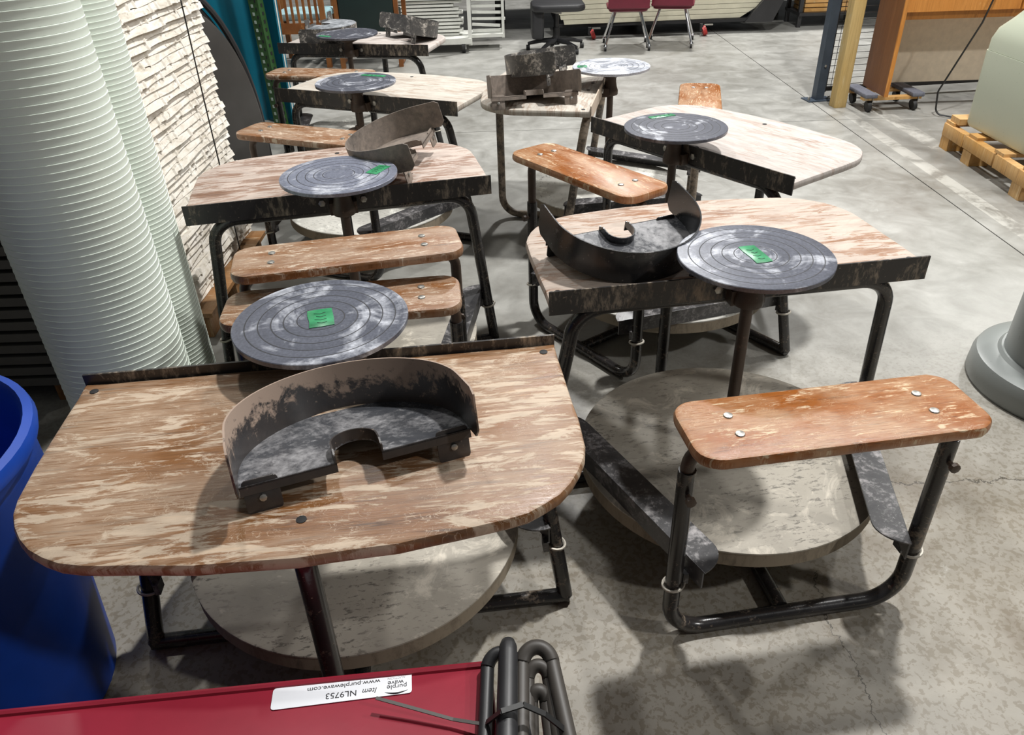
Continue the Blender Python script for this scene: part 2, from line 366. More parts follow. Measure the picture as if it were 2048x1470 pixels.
    def build(s, name, mat, parent=None, smooth=True, angle=40):
        me = bpy.data.meshes.new(name); me.from_pydata(s.v, [], s.f); me.update()
        if smooth:
            me.polygons.foreach_set('use_smooth', [True]*len(me.polygons)); me.set_sharp_from_angle(angle=R(angle))
        me.materials.append(mat); o = bpy.data.objects.new(name, me); COL.objects.link(o)
        if parent: o.parent = parent
        return o
def tag(o, label=None, cat=None, group=None, kind=None):
    if label: o['label'] = label
    if cat: o['category'] = cat
    if group: o['group'] = group
    if kind: o['kind'] = kind
    return o
def thing(name, label, cat, loc=(0, 0, 0), rz=0, group=None, rot=None):
    o = bpy.data.objects.new(name, None); COL.objects.link(o); o.location = loc; o.rotation_euler = rot or (0, 0, rz); o.empty_display_size = .1
    return tag(o, label, cat, group)
def copy_mesh(o, name=None, parent=None):
    c = o.copy(); COL.objects.link(c); c.parent = parent or o.parent
    return c
def rrect(x0, x1, y0, y1, r, seg=6, rs=None):
    rs = rs or [r]*4; out = []
    for (cx, cy, a0, rr) in ((x1, y1, 0, rs[0]), (x0, y1, 90, rs[1]), (x0, y0, 180, rs[2]), (x1, y0, 270, rs[3])):
        ox = cx-rr if a0 in (0, 270) else cx+rr; oy = cy-rr if a0 in (0, 90) else cy+rr
        for k in range(seg+1): a = R(a0+90*k/seg); out.append((ox+rr*math.cos(a), oy+rr*math.sin(a)))
    return out
def text_mesh(name, body, size, mat, parent, loc, rz=0, sx=1.0, shear=0.0, align='LEFT'):
    cu = bpy.data.curves.new(name, 'FONT'); cu.body = body; cu.size = size; cu.extrude = .0002; cu.shear = shear; cu.align_x = align
    t = bpy.data.objects.new(name+'_tmp', cu); COL.objects.link(t)
    dg = bpy.context.evaluated_depsgraph_get(); me = bpy.data.meshes.new_from_object(t.evaluated_get(dg))
    bpy.data.objects.remove(t); me.materials.clear(); me.materials.append(mat)
    o = bpy.data.objects.new(name, me); COL.objects.link(o); o.parent = parent; o.location = loc; o.rotation_euler = (0, 0, rz); o.scale = (sx, 1, 1)
    return o

# ================================================================ SETTING
fl = tag(MB().box((0, 7, -.06), (24, 22, .08)).build('floor', M['joint'], smooth=False), kind='structure')
xs = [-12, -3.4, 2.33, 8.1, 12]; ys = [-4, -.4, 5.42, 11.2, 18]
for i in range(4):
    for j in range(4):
        b = MB().box(((xs[i]+xs[i+1])/2, (ys[j]+ys[j+1])/2, -.02), (xs[i+1]-xs[i]-.007, ys[j+1]-ys[j]-.007, .04))
        b.build('concrete_slab', M['floor'], fl, smooth=False)
tag(MB().box((0, 15, 3), (24, .2, 6)).build('wall_back', M['wallm'], smooth=False), kind='structure')

# ================================================================ KICK WHEELS
TOPV = .583
def top_outline():
    out = []
    out += [(-.478, .038), (.478, .038), (.478, .30)]
    for k in range(1, 9):
        a = R(90*k/9); out.append((.478-.19*(1-math.cos(a)), .345+.205*math.sin(a)))
    out += [(.288, .553), (.15, .573), (0, .58), (-.15, .573), (-.288, .553)]
    for k in range(8, 0, -1):
        a = R(90*k/9); out.append((-.478+.19*(1-math.cos(a)), .345+.205*math.sin(a)))
    out += [(-.478, .30)]
    # subdivide for worn edge jitter
    res = []
    for i in range(len(out)):
        a = Vector(out[i]); b = Vector(out[(i+1) % len(out)]); n = max(1, int((b-a).length/.045))
        for k in range(n): res.append(tuple(a.lerp(b, k/n)))
    return res
def kick_wheel(label, xy, deg, zs, top, head='head', seat='seat', fly='fly', rail='rail', tube='tube', tapes=(), leg='tube', foot='foot', yk=-.415, sv=-.4125):
    t = thing('kick_wheel', label, 'pottery wheel', (xy[0], xy[1], 0), R(deg), 'potters kick wheels')
    tm, lm = M[tube], M[leg]
    # table
    tp = MB().slab(top_outline(), .6475, .675, .009, .0012).build('tabletop', M[top], t)
    eb = []
    rl = MB(); rl.box((0, .0355, .664), (.956, .005, .062)); rl.box((0, .058, .648), (.93, .044, .005))
    r_ = rl.build('table_rail', M[rail], t, smooth=False)
    hp = [(-.45, .07), (.45, .07), (-.11, .09), (.03, .085), (.0, .50), (-.02, .515)][:5]
    for (x, y) in hp:
        MB().lathe([(.0085, .6745), (.0085, .6762), (.004, .6768)], 10, (x, y, 0)).build('screw', M['dark'], tp)
    # frame: rail legs + cross tube
    for s in (-1, 1):
        p = fillet([(s*.02, .062, .628), (s*.405, .062, .628), (s*.487, .15, .019)], .085)
        MB().tube(p, .0185).build('table_leg', tm, t)
    MB().tube([(-.495, .15, .019), (.495, .15, .019)], .0185).build('cross_tube', lm, t)
    # spine
    p = fillet([(0, .43, .640), (0, .535, .640), (0, .535, .020), (0, -.40, .020)], [.03, .09])
    MB().tube(p[1:], .0185).build('spine_tube', lm, t)
    MB().box((0, .49, .6475), (.09, .12, .006)).build('mounting_plate', tm, t, smooth=False)
    # seat yoke
    zc = .505
    p = fillet([(-.285, yk, zc), (-.285, yk, .0195), (.285, yk, .0195), (.285, yk, zc)], .085, 9)
    MB().tube(p, .0185).build('seat_yoke', tm, t)
    zt = zs-.043
    for s in (-1, 1):
        p = fillet([(s*.285, yk, zc-.06), (s*.285, yk, zt), (s*.10, yk, zt)], .045)
        MB().tube(p, .0145).build('seat_post', M['rust'], t)
    for s in (-1, 1):
        MB().lathe([(.006, .016), (.006, .03), (.011, .03), (.011, .040), (.004, .042)], 8, mat=Matrix.Translation((s*.285, yk, zc-.055))@Matrix.Rotation(R(90), 4, 'X')@Matrix.Rotation(0, 4, 'Z')).build('set_screw', M['rust'], t)
    # seat board
    so = rrect(-.302, .302, sv-.0975, sv+.0975, .05, 6)
    sb = MB().slab(so, zs-.028, zs, .009, .0008).build('seat', M[seat], t)
    for sx in (-.2, .2):
        for sy in (sv-.03, sv+.03):
            MB().lathe([(.0105, zs-.001), (.009, zs+.0025), (.004, zs+.0038)], 12, (sx+(.01 if sy > -.4 else -.01)*0, sy, 0)).build('bolt', M['bolt'], sb)
    # shaft, bearings
    MB().lathe([(.015, .185), (.015, .745)], 16).build('shaft', M['rust'], t)
    hb = MB(); hb.lathe([(.034, .632), (.036, .636), (.036, .652), (.030, .668), (.026, .690), (.026, .715)], 20); hb.box((0, .018, .648), (.085, .034, .038))
    hb.build('bearing_housing', M['rust'], t)
    for s in (-1, 1):
        MB().lathe([(.011, .0), (.011, .007), (.005, .009)], 6, mat=Matrix.Translation((s*.065, .033, .662))@Matrix.Rotation(R(90), 4, 'X')).build('bolt', M['bolt'], r_)
    # wheel head with turned grooves
    zh = .76
    prof = [(.0, .738), (.045, .738), (.055, .744), (.170, .7465), (.1775, .749), (.178, .7585), (.1765, zh)]
    for rg in (.152, .126, .100, .075, .048):
        prof += [(rg+.0013, zh), (rg, zh-.0016), (rg-.0013, zh)]
    prof += [(.0, zh)]
    MB().lathe(prof[1:-1]+[(.004, zh)], 96).build('wheel_head', M[head], t, angle=25)
    g = MB()  # thin dark rings paint shade into the turned grooves
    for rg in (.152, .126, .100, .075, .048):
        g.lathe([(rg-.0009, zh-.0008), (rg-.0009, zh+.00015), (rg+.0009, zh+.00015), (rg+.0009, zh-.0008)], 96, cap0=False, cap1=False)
    g.build('groove_shade_ring', M['groove'], t)
    MB().lathe([(.02, .705), (.05, .722), (.055, .738)], 24).build('head_hub', M['rust'], t)
    for (tx, ty, ta, tw, th) in tapes:
        m = Matrix.Translation((tx, ty, 0))@Matrix.Rotation(R(ta), 4, 'Z'); b = MB()
        o = [(-tw, -th), (-tw*.4, -th*1.05), (tw*.3, -th*.95), (tw, -th*1.02), (tw*1.03, 0), (tw*.98, th), (0, th*1.04), (-tw*.98, th), (-tw*1.03, 0)]
        tpz = b.slab(o, zh+.0003, zh+.0016, .0003, mat=m).build('tape', M['tape'], t); tag(tpz, 'green masking tape on the wheel head')
        for k in range(4):
            ax = -tw*.55+k*tw*.36
            MB().tube([m@Vector((ax, -th*.5+.004*(k % 2), zh+.0018)), m@Vector((ax+tw*.12, 0, zh+.0018)), m@Vector((ax+tw*.02*k, th*.45, zh+.0018))], .0007, 5).build('pen_mark', M['ink'], tpz)
    # flywheel
    a = math.pi*2; rf = .39; z1, z0 = .196, .146
    MB().lathe([(.03, z0), (rf-.01, z0), (rf, z0+.006), (rf, z1-.002)], 72).build('flywheel_rim', M['flyside'], t)
    MB().lathe([(rf+.0015, z1-.004), (rf+.0015, z1), (rf-.003, z1+.002), (.02, z1+.001)], 72).build('flywheel', M[fly], t)
    MB().lathe([(.05, .02), (.05, .03), (.03, .04), (.03, .19)], 20).build('thrust_bearing', M['rust'], t)
    MB().lathe([(.07, z1), (.07, z1+.008), (.03, z1+.012), (.026, z1+.03)], 24).build('flywheel_hub', M['rust'], t)
    # foot rests
    for s in (-1, 1):
        b = MB(); A = Vector((s*.452, .150, 0)); B = Vector((s*.238, -.462, 0)); d = (B-A).normalized(); L_ = (B-A).length
        n_ = Vector((d.y, -d.x, 0)); n_ = n_ if n_.x*s < 0 else -n_
        W_ = .074; z = .250; o = []
        for k in range(9): a_ = R(90*k/8); o.append(A+n_*W_*math.sin(a_)+d*.075*(1-math.cos(a_)))
        for k in range(8, -1, -1): a_ = R(90*k/8); o.append(A+n_*W_*math.sin(a_)+d*(L_-.06*(1-math.cos(a_))))
        o = [(p.x, p.y) for p in o]
        ar = sum(o[i-1][0]*o[i][1]-o[i][0]*o[i-1][1] for i in range(len(o)))
        if ar < 0: o = o[::-1]
        b.slab(o, z-.004, z, .001)
        mid = (A+B)/2; b.box((mid.x+n_.x*.002, mid.y+n_.y*.002, z-.028), (L_*.985, .004, .05), math.atan2(d.y, d.x))
        fo = b.build('foot_rest', M[foot], t, smooth=False)
        # wire clamps
        for (cx, cy, zc2, rr) in ((s*.285, yk, .175, .023), (s*.466, .128, .178, .023)):
            pts = [(cx+rr*math.cos(a_), cy+rr*math.sin(a_), zc2+.004*math.cos(a_)) for a_ in [2*math.pi*k/20 for k in range(20)]]
            MB().tube(pts, .0035, 6, closed=True).build('wire_clamp', M['ring'], fo)
            q = MB(); ix = n_*(.03); q.box((cx+ix.x*.9, cy+ix.y*.9, .19), (.012, .03, .03)); q.build('clamp_lug', M[foot], fo, smooth=False)
    return t
K = {}
K[1] = kick_wheel('kick wheel with brown plywood table in the left foreground, seat facing the camera behind it', (-.388, 1.382), 185.9, .612, 'top1', seat='seat_tan', tapes=[(0.0, 0.0, 99, .037, .025)], sv=-.375, yk=-.40)
K[2] = kick_wheel('kick wheel in the right foreground, seat nearest the camera, black splash pan on its table', (.570, 1.619), 7.66, .603, 'top2', head='head', tapes=[(0.0, 0.0, -86, .046, .020)])
K[3] = kick_wheel('kick wheel directly behind the front left one, pale dusty table and tipped-up splash pan', (-.509, 2.296), 11.86, .685, 'top3', head='head_pale', seat='seat_tan', tapes=[(.120, .0, 52, .040, .020)], yk=-.40, sv=-.405)
K[4] = kick_wheel('kick wheel set at an angle right of centre with bare white clay-covered table', (.597, 2.688), -54.68, .705, 'top4', head='head_dark', seat='seat', fly='fly_pale', tapes=[(-.12, .055, 75, .05, .014)])
K[5] = kick_wheel('kick wheel turned sideways at far centre, two piled splash pans on its table', (.502, 3.707), 77.3, .625, 'top6', head='head_clay', seat='seat', rail='rail_clay', tube='tube_dusty', leg='tube_dusty', fly='fly_pale', tapes=[(-.03, .13, 10, .022, .022)])
K[6] = kick_wheel('third kick wheel in the left row, bare cream-coloured table with nothing on it', (-.652, 3.560), -23.56, .645, 'top6', head='head', seat='seat_tan', fly='fly_pale', tapes=[(.02, .12, 0, .06, .014)])
K[7] = kick_wheel('farthest kick wheel of the left row, in front of the wooden chairs', (-.898, 4.835), -13.96, .63, 'top4', head='head_dark', seat='seat_tan', fly='fly_pale', tapes=[(-.09, -.11, -20, .04, .014)])

# ================================================================ SPLASH PANS
def splash_pan(label, front, deg, mat, z, tilt=-13, roll=0, flip=False, wallmat=None, fm=None):
    """front = xy of middle of open front; deg = heading of the rounded back"""
    m = Matrix.Translation((front[0], front[1], z))@Matrix.Rotation(R(deg-90), 4, 'Z')@Matrix.Rotation(R(roll), 4, 'Y')@Matrix.Rotation(R(tilt), 4, 'X')
    if flip: m = m@Matrix.Rotation(R(180), 4, 'Y')
    t = thing('splash_pan', label, 'splash pan', group='loose splash pans')
    t.matrix_world = m
    r, s0 = .19, .04
    arc = [(r, -.0), (r, s0)]+[(r*math.cos(R(a)), s0+r*math.sin(R(a))) for a in range(6, 175, 6)]+[(-r, s0), (-r, 0)]
    nw, nd = .037, .075
    notch = [(-nw, 0), (-nw, nd-nw)]+[(nw*math.cos(R(a)), nd-nw+nw*math.sin(R(a))) for a in range(168, 11, -12)]+[(nw, nd-nw), (nw, 0)]
    # floor as ring between arc and notch
    b = MB(); th = .003
    n1, n2 = len(arc), 0
    # resample both to N
    def resample(pl, N):
        L = [0]
        for i in range(1, len(pl)): L.append(L[-1]+(Vector(pl[i])-Vector(pl[i-1])).length)
        out = []
        for k in range(N):
            d = L[-1]*k/(N-1); i = 1
            while i < len(L)-1 and L[i] < d: i += 1
            f = (d-L[i-1])/max(1e-9, L[i]-L[i-1]); out.append(tuple(Vector(pl[i-1]).lerp(Vector(pl[i]), f)))
        return out
    N = 40; A = resample(arc, N); B = resample(notch[::-1], N)
    vs = [(x, y, 0) for x, y in A]+[(x, y, 0) for x, y in B]+[(x, y, -th) for x, y in A]+[(x, y, -th) for x, y in B]
    fs = []
    for i in range(N-1):
        fs += [(i, i+1, N+i+1, N+i), (2*N+i+1, 2*N+i, 3*N+i, 3*N+i+1), (N+i, N+i+1, 3*N+i+1, 3*N+i)]
    fs += [(0, N, 3*N, 2*N), (N-1, 3*N-1, 4*N-1, 2*N-1)]
    b.add(vs, fs); b.build('pan_floor', M[fm or mat], t, angle=30)
    # front flange
    for s in (-1, 1): MB().box((s*(r+nw)/2, .0015, -.008), (r-nw, .003, .016)).build('front_flange', M[mat], t, smooth=False)
    # wall
    wl = [(r, -.045), (r, 0)]+arc[1:-1]+[(-r, 0), (-r, -.045)]; Wl = resample(wl, 52)
    b = MB(); n = len(Wl); vs = []
    h = .088
    for ins in (0, .0032):
        for zz in (0, 1):
            for i, (x, y) in enumerate(Wl):
                c = Vector((0, s0)); p = Vector((x, y))
                nn = (p-c) if y > s0 else Vector((x, 0)); nn = nn.normalized(); p = p-nn*(-.0032+ins)
                e = min(i, n-1-i); cut = (.010 if e == 0 else 0)
                zb = (-.002+cut*1.6) if zz == 0 else h-cut*.9
                vs.append((p.x, p.y, zb))
    fs = []
    for i in range(n-1):
        fs += [(i, i+1, n+i+1, n+i), (2*n+i+1, 2*n+i, 3*n+i, 3*n+i+1), (n+i, n+i+1, 3*n+i+1, 3*n+i), (i+1, i, 2*n+i, 2*n+i+1)]
    fs += [(0, n, 3*n, 2*n), (n-1, 3*n-1, 4*n-1, 2*n-1)]
    b.add(vs, fs); b.build('pan_wall', M[wallmat or mat], t, angle=50)
    # lip round shaft notch
    b = MB(); Nn = resample(notch, 26); n = len(Nn); vs = []
    for ins in (0, .0028):
        for zz in (-.002, .019):
            for i, (x, y) in enumerate(Nn):
                c = Vector((0, nd-nw)); p = Vector((x, y)); nn = (p-c) if y > nd-nw else Vector((x, 0)); p = p+nn.normalized()*ins
                vs.append((p.x, p.y, zz-(0 if (zz < 0 or 1 < i < n-2) else .006)))
    fs = []
    for i in range(n-1):
        fs += [(i, i+1, n+i+1, n+i), (2*n+i+1, 2*n+i, 3*n+i, 3*n+i+1), (n+i, n+i+1, 3*n+i+1, 3*n+i), (i+1, i, 2*n+i, 2*n+i+1)]
    fs += [(0, n, 3*n, 2*n), (n-1, 3*n-1, 4*n-1, 2*n-1)]
    b.add(vs, fs); b.build('notch_lip', M[mat], t)
    for s in (-1, 1):
        o = rrect(-.028, .028, -.03, .03, .008, 4)
        mm = Matrix.Translation((s*(r-.032), .0045, -.022))@Matrix.Rotation(R(90), 4, 'X')
        fo = MB().slab(o, -.0015, .0015, .0005, mat=mm).build('mounting_tab', M[mat], t)
        MB().lathe([(.006, 0), (.006, .004), (.003, .005)], 8, mat=Matrix.Translation((s*(r-.032), .003, -.026))@Matrix.Rotation(R(90), 4, 'X')).build('rivet', M['bolt'], fo)
    return t
splash_pan('splash pan with clay-crusted wall on the front left brown table', (-.252, .972), 110.6, 'pan', .725, -13, fm='pan_floor')
splash_pan('clean black splash pan on the front right table, rounded side to the camera', (.275, 1.886), 201+90, 'pan_black', .727, -13, fm='pan_floor')
splash_pan('grey splash pan tipped sideways on the second left table', (-.287, 2.58), 169, 'pan_clay', .745, -14, -5)
splash_pan('splash pan with open front to the camera, lower one of the far centre pair', (.135, 3.352), 100, 'pan_clay', .727, -13)
splash_pan('splash pan lying on the back of another one on the far centre table', (.25, 3.64), 162, 'pan_white', .765, -8, 6)
splash_pan('white-streaked splash pan on the right side of the farthest left table', (-.613, 5.053), 35, 'pan_white', .727, -13)
splash_pan('upturned splash pan with mounting tabs in the air on the farthest left table', (-1.12, 5.135), -14, 'pan_white', .768, 0, flip=True, fm='pan_pale')

# ================================================================ LEFT SIDE
def foam_roll(label, c, r, h, nr):
    prof = []; p = h/nr
    for i in range(nr):
        z = i*p; prof += [(r-.0004, z), (r-.0004, z+p*.62), (r+.0004, z+p*.72), (r+.0007, z+p*.90), (r-.0010, z+p*.97)]
    prof += [(r-.003, h)]
    o = MB().lathe(prof, 40, cap0=True, cap1=False).build('foam_roll', M['foam'], None, angle=30)
    o.location = (c[0], c[1], 0); tag(o, label, 'foam roll', 'ribbed foam rolls')
foam_roll('wide pale green ribbed roll standing upright, nearest the blue barrel', (-1.096, 1.850), .166, 1.55, 84)
foam_roll('narrower pale green ribbed roll standing behind the wide one', (-1.180, 2.225), .157, 1.55, 110)

# stack of toothed plastic sheets
def tooth_sheet(k):
    rnd = random.Random(k); y0, y1 = 2.64, 3.40; pts = []; n = 14
    pts.append((-2.25, y0)); pts.append((-1.215, y0))
    for i in range(n):
        a = y0+(y1-y0)*(i+.3)/n; xx = -1.214+.003*math.sin(i*.9+k*2); pts += [(xx, a)]+([(xx+.006, a+.006), (xx+.006, a+.014), (xx, a+.018)] if rnd.random() < .3 else [])
    pts += [(-1.208, y1+rnd.uniform(.0, .035)), (-1.24, y1-.01), (-2.25, y1)]
    return pts
st = thing('sheet_stack', 'strapped stack of creased white plastic sheets with ragged edges behind the green rolls', 'stack', (0, 0, 0))
variants = []
for k in range(6):
    pts = tooth_sheet(k); b = MB(); n = len(pts); tk = .0235
    z_ = lambda i, t_: t_+(.0022*math.sin(i*.8+k) if 1 < i < n-2 else 0)
    vs = [(x, y, z_(i, 0)) for i, (x, y) in enumerate(pts)]+[(x-.009, y, z_(i, tk)) for i, (x, y) in enumerate(pts)]
    fs = [tuple(range(n))[::-1], tuple(range(n, 2*n))]+[(i, (i+1) % n, n+(i+1) % n, n+i) for i in range(n)]
    b.add(vs, fs); variants.append(b)
proto = []
z = .125; k = 0
while z < 1.45:
    if k < 6: o = variants[k].build('plastic_sheet', M['layer'], st, smooth=False); proto.append(o)
    else: o = proto[(k*5+k//6) % 6].copy(); COL.objects.link(o)
    o.location = (random.uniform(-.007, .007)+.006*math.sin(k*.7), random.uniform(-.015, .015)+(.03 if k < 8 else 0), z)
    z += .0262; k += 1
b = MB(); b.tube([(-1.190, 3.175, 1.46), (-1.192, 3.17, .8), (-1.19, 3.17, .13)], .003, 6); b.build('strap', M['strap'], st)
b = MB(); b.box((-1.7, 3.03, .112), (1.1, .82, .018)); b.build('deck_board', M['pallet_dark'], st, smooth=False)
for y in (2.69, 3.03, 3.37): MB().box((-1.7, y, .052), (1.05, .09, .10)).build('pallet_block', M['pallet_dark'], st, smooth=False)

ds = thing('panel_stack', 'stack of slatted panels behind the blue barrel, its shadow put into dark grey colour', 'stack')
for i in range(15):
    MB().box((-2.05+random.uniform(-.02, .02), 2.42, .09+i*.044), (1.15, .40, .030)).build('panel', M['dusk'], ds, smooth=False)  # dark grey carries the shadow that this stack lies in
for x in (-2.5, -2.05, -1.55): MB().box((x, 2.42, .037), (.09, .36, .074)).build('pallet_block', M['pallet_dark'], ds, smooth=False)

# blue barrel
bb = thing('barrel', 'blue plastic barrel cut off by the left edge of the photo', 'barrel', (-1.195, 1.06, 0))
MB().lathe([(.255, 0), (.27, .01), (.292, .34), (.295, .62), (.300, .640), (.312, .645), (.316, .66), (.312, .676), (.296, .680), (.288, .668), (.284, .60), (.262, .03), (.1, .02)], 56).build('drum', M['blue'], bb)
# black tub
tb = thing('tub', 'large dark arched tub standing on edge between sheet stack and green rack', 'tub', (-1.555, 3.835, 0), rot=(0, 0, R(60)))
def arch(w_, z0, h0, h1, n=22): return [(w_, z0), (w_, h0)]+[(w_*math.cos(R(a)), h0+(h1-h0)*math.sin(R(a))) for a in range(6, 175, 6)]+[(-w_, h0), (-w_, z0)]
up_ = Matrix.Rotation(R(90), 4, 'X')
MB().slab(arch(.36, .04, .36, 1.05), -.02, .16, .02, mat=up_).build('tub_floor', M['tubgrey'], tb)
for w_, h_, a_, b_, nm in ((.42, 1.15, -.07, -.045, 'outer_rim'), (.395, 1.11, -.05, .12, 'tub_wall'), (.372, 1.07, .0, .03, 'inner_rim')):
    pts = arch(w_, .03 if w_ < .42 else .0, .36, h_)
    pts = [pts[0]]+[tuple(Vector(pts[i]).lerp(Vector(pts[i+1]), f)) for i in range(len(pts)-1) for f in (.5, 1)]
    MB().tube([up_@Vector((x, z, -(a_))) for x, z in pts], .016 if nm == 'outer_rim' else .012, 8).build(nm, M['black_plastic'] if nm != 'inner_rim' else M['tubgrey'], tb)
    if nm == 'tub_wall':
        b = MB(); n = len(pts); b.add([tuple(up_@Vector((x, z, q))) for q in (.05, -.12) for x, z in pts], [(i, i+1, n+i+1, n+i) for i in range(n-1)]); b.build('tub_side', M['black_plastic'], tb)
# green rack upright
rk = thing('rack_upright', 'green perforated pallet rack upright post against teal sheets', 'rack', (-1.64, 5.70, 0), rot=(R(1), R(-1), R(-22)))
b = MB(); b.box((0, 0, 1.2), (.075, .004, 2.4)); b.box((-.036, .03, 1.2), (.004, .06, 2.4)); b.box((.038, .028, 1.2), (.004, .06, 2.4)); b.box((0, .02, .004), (.13, .12, .008)); b.build('column', M['rack'], rk, smooth=False)
for i in range(24):
    z = .05+i*.051
    o = MB().box((-.012, -.003, z), (.016, .003, .020)).build('slot', M['rackhole'], rk, smooth=False)
    o = MB().box((.018, -.003, z-.02), (.010, .003, .020)).build('slot', M['dark'], rk, smooth=False)
    o = MB().box((.0405, .03, z), (.003, .018, .022)).build('slot', M['dark'], rk, smooth=False)
def sheet(label, a, b_, h, th, lean, mat):
    a = Vector(a); b_ = Vector(b_); d = b_-a; m_ = (a+b_)/2; t = thing('wall_panel', label, 'panel', (m_.x, m_.y, 0), rot=(R(lean), 0, math.atan2(d.y, d.x)))
    MB().box((0, 0, h/2), (d.length, th, h)).build('sheet', mat, t, smooth=False)
    MB().box((d.length/2+.0015, 0, h/2), (.003, th*.3, h)).build('white_edge', M['almond'], t, smooth=False)
    return t
sheet('light teal glossy sheet standing right of the green rack', (-1.95, 6.10), (-1.535, 5.74), 1.4, .03, -1, M['teal'])
sheet('dark teal sheet standing behind the black tub', (-2.75, 5.6), (-1.76, 5.95), 1.4, .03, -1, M['teal'])

# ================================================================ FAR CHAIRS
wc = thing('armchair', 'oak armchair with slatted back and pale blue cushion at the far left', 'chair', (-1.90, 7.8, 0), R(-2))
MB().box((0, 0, .35), (.52, .04, .09)).build('back_rail', M['chairwood'], wc, smooth=False)
for x in (-.25, .25):
    MB().box((x, .0, .55), (.045, .045, 1.1)).build('rear_post', M['chairwood'], wc, smooth=False)
    MB().box((x, .50, .33), (.045, .045, .66)).build('front_leg', M['chairwood'], wc, smooth=False)
    MB().box((x, .25, .30), (.03, .46, .07)).build('side_rail', M['chairwood'], wc, smooth=False)
    MB().box((x, .25, .10), (.025, .46, .035)).build('stretcher', M['chairwood'], wc, smooth=False)
for i in range(8):
    MB().box((-.195+i*.056, -.005, .63), (.022, .016, .50)).build('back_slat', M['chairwood'], wc, smooth=False)
MB().slab(rrect(-.24, .26, .03, .52, .05), .41, .475, .02).build('cushion', M['lightblue'], wc)
gc = thing('upholstered_chair', 'wooden chair with dark green upholstered back seen from behind', 'chair', (-1.23, 7.72, 0), R(0))
MB().slab(rrect(-.255, .255, -.02, .03, .015), .30, 1.0, .01).build('backrest', M['darkgreen'], gc)
for s in (-1, 1):
    MB().box((s*.275, 0, .5), (.04, .045, 1.0)).build('rear_leg', M['chairwood'], gc, smooth=False)
    MB().box((s*.29, .5, .32), (.04, .045, .64)).build('front_leg', M['chairwood'], gc, smooth=False)
    MB().box((s*.285, .25, .05), (.03, .52, .04)).build('runner', M['chairwood'], gc, smooth=False)
MB().slab(rrect(-.26, .26, .03, .52, .04), .38, .46, .02).build('seat', M['darkgreen'], gc)

# white dolly of steel shelving parts
sd = thing('shelving_dolly', 'almond steel dolly stacked with flat shelving frames at far centre', 'dolly', (-.32, 8.5, 0))
rr = random.Random(3)
for i in range(11):
    z = .155+i*.033; w_ = rr.uniform(.62, .8)
    MB().box((-.45+rr.uniform(-.04, .06), rr.uniform(-.02, .03), z), (w_, .12, .021), 0).build('shelf_frame', M['almond'], sd, smooth=False)
for i in range(6):
    z = .16+i*.058
    MB().bar((.03, -.01+rr.uniform(0, .05), z+.01), (.34+rr.uniform(-.03, .03), .02, z+rr.uniform(-.01, .012)), .03, .024).build('shelf_frame', M['almond'], sd, smooth=False)
MB().box((-.40, 0, .115), (.84, .5, .05)).build('deck', M['almond'], sd, smooth=False)
MB().box((.17, .05, .135), (.34, .3, .03)).build('lower_shelf', M['almond'], sd, smooth=False)
MB().box((.01, -.20, .50), (.036, .036, .86)).build('upright', M['almond'], sd, smooth=False)
MB().box((.345, 0, .30), (.028, .05, .40)).build('upright', M['almond'], sd, smooth=False)
for x in (-.72, -.06):
    c_ = MB().lathe([(.03, -.018), (.055, -.018), (.055, .018), (.03, .018)], 20, mat=Matrix.Translation((x, -.2, .055))@Matrix.Rotation(R(90), 4, 'Y')).build('caster', M['rubber'], sd)
    MB().box((x+.022, -.2, .07), (.006, .045, .07)).build('caster_fork', M['almond'], c_, smooth=False)
# office chair
oc = thing('office_chair', 'black swivel office chair on five-star base, lower half showing', 'chair', (.553, 8.24, 0))
for k in range(5):
    a = R(18+72*k+4); p = [(0, 0, .10), (.15*math.cos(a), .15*math.sin(a), .095), (.29*math.cos(a), .29*math.sin(a), .065)]
    MB().tube(p, [.026, .022, .015], 8).build('base_arm', M['black_plastic'], oc)
    MB().lathe([(.012, -.018), (.027, -.018), (.027, .018), (.012, .018)], 14, mat=Matrix.Translation((.29*math.cos(a), .29*math.sin(a), .027))@Matrix.Rotation(R(90), 4, 'Y')).build('caster', M['rubber'], oc)
MB().lathe([(.035, .06), (.035, .22), (.026, .22), (.026, .36), (.05, .37)], 16).build('gas_lift', M['black_plastic'], oc)
MB().slab(rrect(-.25, .27, -.25, .25, .1), .385, .45, .025).build('seat', M['black_plastic'], oc)
MB().slab(rrect(-.25, -.13, -.19, .19, .03), .14, .42, .02).build('backrest', M['black_plastic'], oc)
MB().bar((-.08, 0, .37), (.05, -.02, .35), .03, .02).build('lever', M['bolt'], oc)
# maroon chairs
def school_chair(label, loc, deg):
    t = thing('school_chair', label, 'chair', (loc[0], loc[1], 0), R(deg), 'maroon chairs with chrome legs')
    o = rrect(-.21, .21, -.20, .20, .07); MB().slab(o, .37, .395, .01).build('seat', M['maroon'], t)
    MB().slab([(x, y*.12-.19) for x, y in rrect(-.20, .20, -.20, .20, .07)], .38, .80, .01).build('backrest', M['maroon'], t)
    MB().slab(rrect(-.19, .19, -.17, .17, .06), .345, .375, .012).build('seat_underside', M['maroon'], t)
    for sx in (-1, 1):
        for sy in (-1, 1):
            top = Vector((sx*.12, sy*.10, .355)); bot = Vector((sx*.215, sy*.235, .055))
            lg = MB().tube([top, bot], .0115, 8).build('leg', M['chrome'], t)
            MB().lathe([(.010, -.011), (.022, -.011), (.022, .011), (.010, .011)], 12, mat=Matrix.Translation(bot+Vector((0, 0, -.033)))@Matrix.Rotation(R(90), 4, 'Y')).build('caster', M['rubber'], lg)
            MB().lathe([(.014, -.012), (.021, 0), (.012, .018)], 12, mat=Matrix.Translation(bot+Vector((0, .0, -.010)))).build('caster_hood', M['chrome'], lg)
